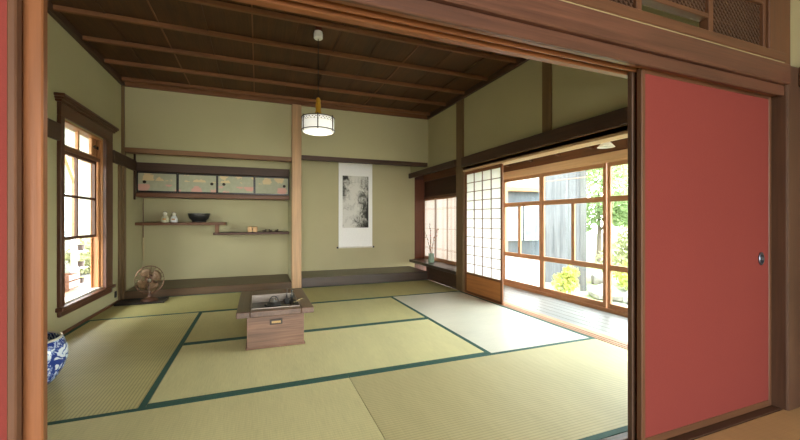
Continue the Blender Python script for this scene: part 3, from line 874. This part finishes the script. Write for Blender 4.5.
# ---- porcelain brazier (left)
def blue_white():
    t = NT('blue_white_porcelain')
    v = t.coords((1, 1, 1.2))
    n1 = t.noise(v, 14, 4, .6, 1.2); n2 = t.noise(t.coords((1, 1, 1), (3, 3, 3)), 36, 3, .6, .8)
    c = t.ramp(n1, [(.43, lin((36, 58, 128))), (.485, lin((86, 112, 176))), (.51, lin((212, 222, 230)))])
    sp = t.n('ShaderNodeSeparateXYZ'); tc = t.n('ShaderNodeTexCoord'); t.l(tc.outputs['Object'], sp.inputs[0])
    z = sp.outputs[2]
    f = t.math('GREATER_THAN', n2, .54)
    c2 = t.mix(f, lin((36, 56, 126)), lin((160, 178, 208)))
    band = t.math('ADD', t.math('GREATER_THAN', z, .228), t.math('LESS_THAN', z, .065))
    c = t.mix(t.math('MINIMUM', band, 1.0), c, c2)
    return t.done(t.pbsdf(c, .12, .5))
pb = thing('porcelain_brazier', 'blue and white porcelain brazier pot on the tatami by the left doorway', 'pot', (-1.325, 2.86, .002))
MB().lathe([(.135, 0), (.145, .004), (.165, .03), (.20, .09), (.215, .15), (.212, .21), (.195, .255), (.188, .27), (.178, .273), (.172, .262), (.185, .21), (.18, .15)], 56, cap=True).build('bowl', blue_white(), pb, True)
MB().lathe([(.184, .19), (0, .20)], 40, cap=False).build('ash', plain('dark_ash', (70, 52, 40), .9), pb, True)
MB().lathe([(.189, .266), (.190, .275), (.180, .279), (.173, .272)], 56, cap=False).build('rim', plain('rim_white', (206, 200, 190), .2), pb, True)

# ---- fan on a dark tray
FX, FY = -1.235, 5.27
tr = thing('floor_tray', 'flat black board on the tatami under the old fan', 'tray', (FX - .07, FY, .003))
MB().box(-.25, .25, -.14, .14, 0, .012, .004).build('board', plain('black_board', (36, 30, 27), .4), tr)
MB().box(-.25, .25, -.14, -.128, .012, .020, .002).box(-.25, .25, .128, .14, .012, .020, .002).box(-.25, -.238, -.128, .128, .012, .02, .002).box(.238, .25, -.128, .128, .012, .02, .002).build('raised_edge', plain('black_board', (36, 30, 27), .4), tr)
fn = thing('electric_fan', 'old brown electric fan with a round wire cage in the left corner', 'fan', (FX, FY, .0155), .25)
fn.scale = (.86, .86, .99)
COPP = plain('copper_brown', (86, 58, 42), .45, .5, .4)
DKB = plain('fan_brown', (70, 46, 32), .4, .5, .3)
MB().lathe([(.105, 0), (.110, .008), (.100, .022), (.065, .038), (.03, .05), (.024, .07)], 32).build('base', COPP, fn, True)
MB().tube([(0, .01, .06), (0, .02, .12), (0, .03, .19)], [.018, .014, .016]).build('stem', DKB, fn, True)
rot = Matrix.Translation((0, -.02, .262)) @ Matrix.Rotation(PI / 2 + .08, 4, 'X')
MB().lathe([(0, -.14), (.035, -.135), (.052, -.10), (.055, -.05), (.045, -.025), (.02, -.02)], 24, m=rot).build('motor', DKB, fn, True)
cg = MB()
def ringp(r, z): return [rot @ Vector((r * math.cos(a * PI / 20), r * math.sin(a * PI / 20), z)) for a in range(40)]
for r, z in ((.172, .0), (.172, .03), (.10, .055), (.035, .062)):
    cg.tube(ringp(r, z), .0035, 6, True)
for k in range(20):
    a = 2 * PI * k / 20
    pts = [rot @ Vector((r * math.cos(a + tw), r * math.sin(a + tw), z)) for r, z, tw in ((.035, .062, 0), (.10, .055, .10), (.172, .03, .2), (.172, 0, .2), (.12, -.03, .2), (.05, -.05, .2))]
    cg.tube(pts, .0018, 5)
cg.build('cage', plain('cage_brass', (92, 60, 38), .4, .5, .5), fn, True)
BR = plain('fan_blade_brass', (92, 72, 46), .55, .4, .2)
for k in range(4):
    m = MB(); a0 = k * PI / 2 + .5
    ps = []
    for i in range(9):
        a = a0 + (i / 8 - .5) * 1.15
        ps.append(a)
    prev = None
    for i, a in enumerate(ps):
        tz = .018 - .036 * i / 8
        ro = .150 * (1 - .12 * abs(i / 4 - 1) ** 2)
        cur = [m.bm.verts.new(rot @ Vector((r * math.cos(a0 + (a - a0) * q), r * math.sin(a0 + (a - a0) * q), tz + .02))) for r, q in ((.022, .6), (.06, .8), (.11, 1), (ro, .95))]
        if prev:
            for j in range(3):
                m.bm.faces.new([prev[j], cur[j], cur[j + 1], prev[j + 1]])
        prev = cur
    b = m.build('blade', BR, fn, True)
    b.modifiers.new('thick', 'SOLIDIFY').thickness = .002
MB().lathe([(.028, .0), (.028, .035), (.02, .045), (0, .048)], 20, m=rot).build('hub', plain('hub_steel', (112, 104, 90), .3, .5, .6), fn, True)
# wall socket
so = thing('wall_socket', 'small black socket low on the left wall near the corner post', 'socket', (XL + .019, 5.475, .085)) if False else thing('wall_socket', 'small black socket low on the left wall between window and corner post', 'socket', (XL, 5.33, .07))
MB().box(0, .012, -.022, .022, 0, .075, .003).build('plate', LACQ, so)
MB().box(.012, .016, -.012, .012, .02, .055, .002).build('outlet', plain('socket_grey', (54, 50, 46), .4), so)

# ---- vase with branches on the ledge
vs = thing('flower_vase', 'pale green glass vase with thin blossom branches on the dark ledge', 'vase', (2.80, 5.72, .2625))
CEL = plain('celadon', (150, 176, 156), .15, .5)
MB().lathe([(.045, 0), (.050, .006), (.052, .05), (.048, .11), (.046, .15), (.050, .158), (.044, .156), (.040, .10), (0, .02)], 28).build('body', CEL, vs, True)
BRN = plain('twig', (104, 84, 62), .7); LEAF = plain('blossom_red', (176, 96, 74), .6); LEAFG = plain('twig_leaf', (104, 112, 64), .6)
fbr = thing('flower_branch', 'thin spreading branches with small red blossoms standing in the pale green vase', 'branches', (2.80, 5.72, .2625))
rnd = random.Random(5)
def branch(pts, r):
    MB().tube(pts, [r * (1 - .7 * i / (len(pts) - 1)) for i in range(len(pts))], 6).build('stem', BRN, fbr, True)
    for i in range(2, len(pts)):
        a, b = Vector(pts[i - 1]), Vector(pts[i])
        for q in range(3):
            p = a.lerp(b, rnd.random()) + Vector((rnd.uniform(-.008, .008), rnd.uniform(-.008, .008), rnd.uniform(-.004, .010)))
            red = rnd.random() < .65
            MB().ball(p, rnd.uniform(.007, .012), (1, 1, .7), 8).build('blossom' if red else 'leaf', LEAF if red else LEAFG, fbr, True)
branch([(0, 0, .03), (-.005, .01, .22), (.0, .02, .40), (.01, .05, .55), (0, .09, .66)], .006)
branch([(0.005, 0, .03), (.01, -.02, .25), (.02, -.06, .42), (.03, -.14, .54), (.02, -.22, .60)], .006)
branch([(-.005, .0, .03), (-.01, .05, .26), (-.02, .12, .42), (-.02, .21, .52), (-.03, .30, .54)], .005)
branch([(-.003, .015, .30), (-.02, .0, .42), (-.03, -.02, .56), (-.03, -.01, .70)], .004)
branch([(.02, -.06, .42), (.02, -.11, .46), (.03, -.20, .47)], .003)
branch([(-.02, .12, .42), (-.02, .18, .43), (-.02, .26, .41)], .003)

# ---- veranda lamp
vl = thing('veranda_lamp', 'white glass veranda lamp hanging above the windows', 'lamp', (3.12, 2.565, 1.70))
MB().lathe([(.078, 0), (.070, .006), (.040, .042), (.022, .058), (.018, .056), (.036, .038), (.066, .002)], 36, cap=False).build('lamp_shade', paper('opal_glass', (246, 242, 234), .5), vl, True)
MB().lathe([(.022, .055), (.022, .085), (.010, .09)], 20).build('socket', PULL, vl, True)
MB().tube([(0, 0, .088), (0, 0, .225)], .004).build('cord', LACQ, vl)
MB().ball((0, 0, .028), .022, (1, 1, 1.1)).build('bulb', plain('bulb_glass', (240, 236, 226), .2), vl, True)

# ================================================================== OUTSIDE
def gravel():
    t = NT('pale_gravel')
    v = t.coords()
    f = t.noise(v, 30, 5, .7); b = t.noise(v, .8, 3)
    c = t.mix(f, lin((104, 102, 94)), lin((146, 144, 138)))
    c = t.mix(t.ramp(b, [(.50, (0, 0, 0, 1)), (.62, (1, 1, 1, 1))]), c, lin((128, 138, 84)))
    return t.done(t.pbsdf(c, .95, .1, normal=t.bump(f, .6, .02)))
tag(MB().box(3.66, 34, -14, 34, -.6, -.40).build('ground_garden', gravel()), 'pale gravel ground of the garden outside the veranda', 'ground', kind='structure')
tag(MB().box(-34, -1.78, -14, 34, -.6, -.45).build('ground_yard', gravel()), 'pale ground of the yard outside the left window', 'ground', kind='structure')
# grey boarded shed
sd = thing('garden_shed', 'weathered grey boarded shed beyond the veranda windows', 'shed', (6.0, 5.42, -.40), math.radians(45))
GREYW = wood('weathered_board', (98, 98, 101), 'z', .8, .22, .1, 14)
m = MB()
for k in range(6):
    ya = k * .14
    m.box(0, .03 + (.006 if k % 2 else 0), ya + .004, ya + .138, .12, 2.75)
m.build('front_boarding', GREYW, sd)
MB().box(.03, 1.40, .03, .83, .12, 2.75).build('inner_wall', plain('shed_inner', (80, 80, 82), .9), sd)
m = MB()
for k in range(10):
    xa = .035 + k * .14
    m.box(xa + .003, xa + .138, 0, .03, .12, 2.75)
m.build('side_boarding', GREYW, sd)
MB().box(-.03, .06, -.04, .07, 0, 2.8).build('corner_post', wood('shed_post', (84, 83, 82), 'z', .8), sd)
MB().box(-.35, 1.6, -.4, 1.0, 2.8, 2.9).build('roof', plain('grey_tile', (92, 94, 100), .7), sd)
MB().box(-.02, 1.4, -.02, .84, 0, .12).build('stone_base', plain('base_stone', (150, 146, 138), .9), sd)
# neighbouring house
nh = thing('neighbour_house', 'blue-grey neighbouring house with a tan eave beam behind the left veranda window', 'house', (6.0, 7.9, -.40))
MB().box(0, 1.2, 0, 5.5, 0, 2.15).build('wall', wood('bluegrey_board', (92, 96, 102), 'z', .8, .16, .1, 8), nh)
MB().box(-.12, 1.3, -.12, .0, 2.15, 2.26, .01).box(-.12, 0, 0, 5.6, 2.15, 2.26, .01).build('eave_beam', W_SASH['y'], nh)
MB().box(.0, 1.2, .0, 5.5, 2.15, 2.9).build('upper_wall', plain('pale_render', (190, 188, 182), .9), nh)
MB().box(-.5, 1.5, -.3, 6, 2.9, 3.0).build('roof', plain('grey_tile', (92, 94, 100), .7), nh)
for k, (xa, xb) in enumerate(((.10, .50), (.62, 1.02))):
    f = MB().box(xa, xb, -.03, .0, .9, 1.75, .01).build('window', plain('house_glass', (130, 146, 160), .15), nh)
    MB().box(xa - .03, xb + .03, -.045, -.03, .86, .9).box(xa - .03, xa, -.045, -.03, .88, 1.77).box(xb, xb + .03, -.045, -.03, .88, 1.77).box(xa - .03, xb + .03, -.045, -.03, 1.75, 1.79).build('window_frame', plain('white_frame', (226, 224, 218), .6), f)
# foliage
def leaf_mat(name, c, var=.35):
    t = NT(name)
    f = t.noise(t.coords(), 7, 3)
    col = t.mix(f, lin(shade(c, 1 - var)), lin(shade(c, 1 + var)))
    d = t.n('ShaderNodeBsdfDiffuse'); tr = t.n('ShaderNodeBsdfTranslucent')
    t.l(col, d.inputs[0]); t.l(col, tr.inputs[0])
    mx = t.n('ShaderNodeMixShader'); mx.inputs[0].default_value = .35
    t.l(d.outputs[0], mx.inputs[1]); t.l(tr.outputs[0], mx.inputs[2])
    return t.done(mx)
def plant(name, label, cat, loc, blobs, n, ls, mat, trunk=None, group=None, seed=1):
    r = random.Random(seed)
    t = thing(name, label, cat, loc, 0, group)
    m = MB()
    for i in range(n):
        c, rad = blobs[r.randrange(len(blobs))]
        u = Vector((r.gauss(0, 1), r.gauss(0, 1), r.gauss(0, 1))).normalized() * (r.random() ** .4)
        p = Vector((c[0] + u.x * rad[0], c[1] + u.y * rad[1], max(.02, c[2] + u.z * rad[2])))
        a = Vector((r.gauss(0, 1), r.gauss(0, 1), r.gauss(0, 1))).normalized()
        b = a.cross(Vector((r.gauss(0, 1), r.gauss(0, 1), r.gauss(0, 1)))).normalized()
        s = ls * r.uniform(.6, 1.3)
        m.quad(p - a * s, p + b * s * .45, p + a * s, p - b * s * .45)
    m.build('foliage', mat, t)
    if trunk:
        tm = MB()
        for pts, rr in trunk:
            tm.tube(pts, [rr * (1 - .6 * i / (len(pts) - 1)) for i in range(len(pts))], 8)
        tm.build('trunk', plain('bark', (98, 84, 70), .9), t, True)
    return t
YG = leaf_mat('yellow_green_leaf', (166, 170, 96)); MG = leaf_mat('mid_green_leaf', (126, 142, 98)); OL = leaf_mat('olive_leaf', (148, 149, 112))
plant('garden_bush', 'yellow-green bush at the foot of the grey shed', 'bush', (5.25, 5.18, -.4), [((0, 0, .22), (.24, .24, .22)), ((.05, -.1, .42), (.14, .14, .14))], 700, .045, YG, [([(0, 0, 0), (.05, 0, .4)], .02)], 'garden shrubs', 2)
plant('garden_bush', 'loose olive shrub right of the grey shed in the garden', 'bush', (8.0, 6.25, -.4), [((0, 0, .45), (.5, .5, .45)), ((.2, -.2, .9), (.35, .35, .4))], 1300, .06, OL, [([(0, 0, 0), (.1, -.1, .8)], .03)], 'garden shrubs', 3)
plant('garden_bush', 'low yellowish shrub by the right edge of the veranda view', 'bush', (6.9, 5.05, -.4), [((0, 0, .3), (.4, .35, .3))], 800, .05, YG, [([(0, 0, 0), (.0, .05, .4)], .02)], 'garden shrubs', 4)
for i, (px, py, sz, mt, lab) in enumerate(((10.6, 9.0, 1.0, MG, 'green garden tree rising just right of the grey shed'), (14.0, 10.2, 1.15, OL, 'pale olive garden tree behind the shrubs'), (9.6, 5.6, .8, MG, 'green garden tree at the far right of the veranda view'))):
    plant('garden_tree', lab, 'tree', (px, py, -.4), [((0, 0, 2.4 * sz), (1.1 * sz, 1.1 * sz, .9 * sz)), ((.4, -.5, 1.7 * sz), (.7, .7, .6)), ((-.4, .4, 1.5 * sz), (.7, .7, .6)), ((0, 0, 3.2 * sz), (.9, .9, .7))], 3600, .09, mt, [([(0, 0, 0), (.1, .05, 1.0), (0, 0, 2.4 * sz)], .09), ([(.07, .04, 1.0), (.5, -.5, 1.9 * sz)], .05)], 'garden trees', 10 + i)
def rock(loc, s, lab, seed):
    r = random.Random(seed)
    m = MB().ball((0, 0, 0), 1, (1, 1, 1), 14)
    for v in m.bm.verts:
        k = 1 + .18 * math.sin(v.co.x * 4 + seed) + .14 * math.sin(v.co.y * 5 + seed * 2) + .1 * r.random()
        v.co = Vector((v.co.x * s[0] * k, v.co.y * s[1] * k, max(0, v.co.z * s[2] * k + s[2] * .4)))
    tag(m.build('garden_rock', plain('garden_stone', (150, 146, 140), .9, .2, 0, .3, 6), None, True, loc), lab, 'rock', 'garden rocks')
rock((5.75, 4.75, -.4), (.22, .3, .16), 'pale garden rock just right of the yellow-green bush', 1)
rock((5.9, 4.1, -.4), (.3, .25, .2), 'larger garden rock near the right end of the veranda view', 2)
rock((7.1, 5.85, -.4), (.3, .25, .16), 'flat garden rock behind the front stones', 3)
cl = thing('clothes_line', 'thin reddish wire strung between two garden posts behind the upper veranda panes', 'clothes line', (5.0, 5.43, -.4))
MB().tube([(0, 0, 2.12), (0, -1.6, 2.09), (0, -3.2, 2.12)], .006).build('wire', plain('rusty_wire', (150, 110, 80), .6), cl)
for yy in (0, -3.2):
    MB().tube([(0, yy, 0), (0, yy, 2.14)], .022).build('post', W_SASH['z'], cl)
# yard at the left window
yh = thing('yard_house', 'pale cream house wall seen through the left window', 'house', (-5.0, 11, -.45))
MB().box(-.2, 0, -8, 8, 0, 4.2).build('wall', plaster('cream_render', (128, 126, 114)), yh)
MB().box(-.5, .7, -8.4, 8.4, 4.2, 4.35).build('roof', plain('grey_tile', (92, 94, 100), .7), yh)
MB().box(0, .03, 1.2, 2.6, .9, 2.2).build('window', plain('house_glass', (150, 164, 176), .15), yh)
pg = thing('timber_pergola', 'brown timber post and beam standing outside the left window', 'pergola', (-3.6, 9.7, -.45))
MB().box(-.05, .05, -.05, .05, 0, 2.9, .006).build('post', W_SASH['z'], pg)
MB().box(-.04, .04, -1.5, 1.2, 2.75, 2.87, .006).build('beam', W_SASH['y'], pg)
MB().bar((0, -.5, 2.76), (0, -.04, 2.25), .06, .06).build('brace', W_SASH['y'], pg)
rk = thing('plant_stand', 'white plant stand with dark pots outside the left window', 'plant stand', (-2.82, 7.55, -.45))
MB().box(-.02, .02, -.06, -.03, 0, 1.15).box(-.02, .02, .03, .06, 0, 1.15).box(-.1, .1, -.1, .1, 0, .03).build('post', plain('white_paint', (226, 224, 218), .6), rk)
for k in range(4):
    zz = .12 + k * .27
    MB().box(-.06, .16, -.07, .07, zz, zz + .015).build('shelf', plain('white_paint', (226, 224, 218), .6), rk)
    p = thing('flower_pot', ['dark flower pot on the lowest tier of the white stand', 'dark flower pot on the second tier of the white stand', 'dark flower pot on the third tier of the white stand', 'dark flower pot on the top tier of the white stand'][k], 'pot', (-2.73, 7.55, -.45 + zz + .0155), 0, 'pots on the white stand')
    MB().lathe([(.035, 0), (.05, .09), (.054, .092), (.05, .10), (.04, .085), (0, .08)], 18).build('pot', plain('dark_pot', (62, 50, 44), .6), p, True)
    MB().ball((0, 0, .095), .035, (1, 1, .4), 10).build('moss', YG, p, True)
def crate(z, lab):
    t = thing('wooden_crate', lab, 'crate', (-2.72, 6.98, z), 0, 'crates outside the left window')
    m = MB()
    for s in (0, 1):
        m.box(-.12, .12, -.18, -.165, .02 + s * .1, .10 + s * .1).box(-.12, .12, .165, .18, .02 + s * .1, .10 + s * .1)
        m.box(.105, .12, -.165, .165, .02 + s * .1, .10 + s * .1).box(-.12, -.105, -.165, .165, .02 + s * .1, .10 + s * .1)
    m.box(-.12, .12, -.18, .18, 0, .02)
    m.build('slats', W_BROWN['y'], t)
    for xa in (-.10, .085):
        for ya in (-.163, .148):
            MB().box(xa, xa + .015, ya, ya + .015, .02, .21).build('corner_batten', W_BROWN['z'], t)
crate(-.45, 'tan wooden crate at the bottom of the stack outside the left window')
crate(-.237, 'tan wooden crate in the middle of the stack outside the left window')
crate(-.024, 'tan wooden crate on top of the stack outside the left window')
plant('yard_bush', 'green bush at the foot of the cream house outside the left window', 'bush', (-4.3, 12.4, -.45), [((0, 0, .5), (.4, .9, .5))], 1200, .08, OL, [([(0, 0, 0), (.1, .0, .6)], .03)], None, 21)

# ================================================================== LIGHT
world = bpy.data.worlds.new('sky'); scn.world = world; world.use_nodes = True
wt = world.node_tree; wt.nodes.clear()
wo = wt.nodes.new('ShaderNodeOutputWorld'); bg = wt.nodes.new('ShaderNodeBackground')
tc = wt.nodes.new('ShaderNodeTexCoord'); sp = wt.nodes.new('ShaderNodeSeparateXYZ'); rp = wt.nodes.new('ShaderNodeValToRGB')
wt.links.new(tc.outputs['Generated'], sp.inputs[0]); wt.links.new(sp.outputs[2], rp.inputs[0])
rp.color_ramp.elements[0].position = 0.0; rp.color_ramp.elements[0].color = (.95, .94, .90, 1)
rp.color_ramp.elements[1].position = .7; rp.color_ramp.elements[1].color = (.86, .93, 1.0, 1)
wt.links.new(rp.outputs[0], bg.inputs[0]); bg.inputs[1].default_value = 17.0
wt.links.new(bg.outputs[0], wo.inputs[0])

def area(name, loc, rot, sx, sy, power, color=(1, 1, 1), portal=False):
    L = bpy.data.lights.new(name, 'AREA'); L.shape = 'RECTANGLE'; L.size = sx; L.size_y = sy; L.energy = power; L.color = color
    if portal: L.cycles.is_portal = True
    o = bpy.data.objects.new(name, L); COL.objects.link(o); o.location = loc; o.rotation_euler = rot
    return o
area('veranda_portal', (ex + .10, 1.8, .86), (0, PI / 2, 0), 1.7, 6.0, 1, portal=True)
area('window_portal', (XL - .13, 4.5, 1.07), (0, -PI / 2, 0), 1.7, 1.0, 1, portal=True)
area('bay_portal', (bx + .13, 5.5, 1.05), (0, PI / 2, 0), 1.7, 1.9, 1, portal=True)
# daylight of the wide rear opening of the front room
area('rear_portal', (0, -3.13, .92), (PI / 2, 0, 0), 3.8, 1.86, 1, portal=True)
P = bpy.data.lights.new('pendant_bulb', 'POINT'); P.energy = 4; P.color = (1, .94, .84); P.shadow_soft_size = .08
o = bpy.data.objects.new('pendant_bulb', P); COL.objects.link(o); o.location = (.51, 3.37, 1.76)

# ================================================================== CAMERA / VIEW
cam = bpy.data.cameras.new('camera'); co = bpy.data.objects.new('camera', cam); COL.objects.link(co)
cam.sensor_width = 36; cam.lens = 366.0 / 800 * 36; cam.clip_start = .02; cam.clip_end = 200
co.location = (0, 0, 1.0); co.rotation_euler = (PI / 2, 0, math.radians(-21.2))
scn.camera = co
vs_ = scn.view_settings
vs_.view_transform = 'Standard'; vs_.look = 'None'; vs_.gamma = 1.0; vs_.exposure = 0.25
vs_.use_curve_mapping = False
scn.cycles.use_denoising = True
scn.cycles.max_bounces = 12; scn.cycles.diffuse_bounces = 6; scn.cycles.transparent_max_bounces = 16
scn.cycles.sample_clamp_indirect = 12
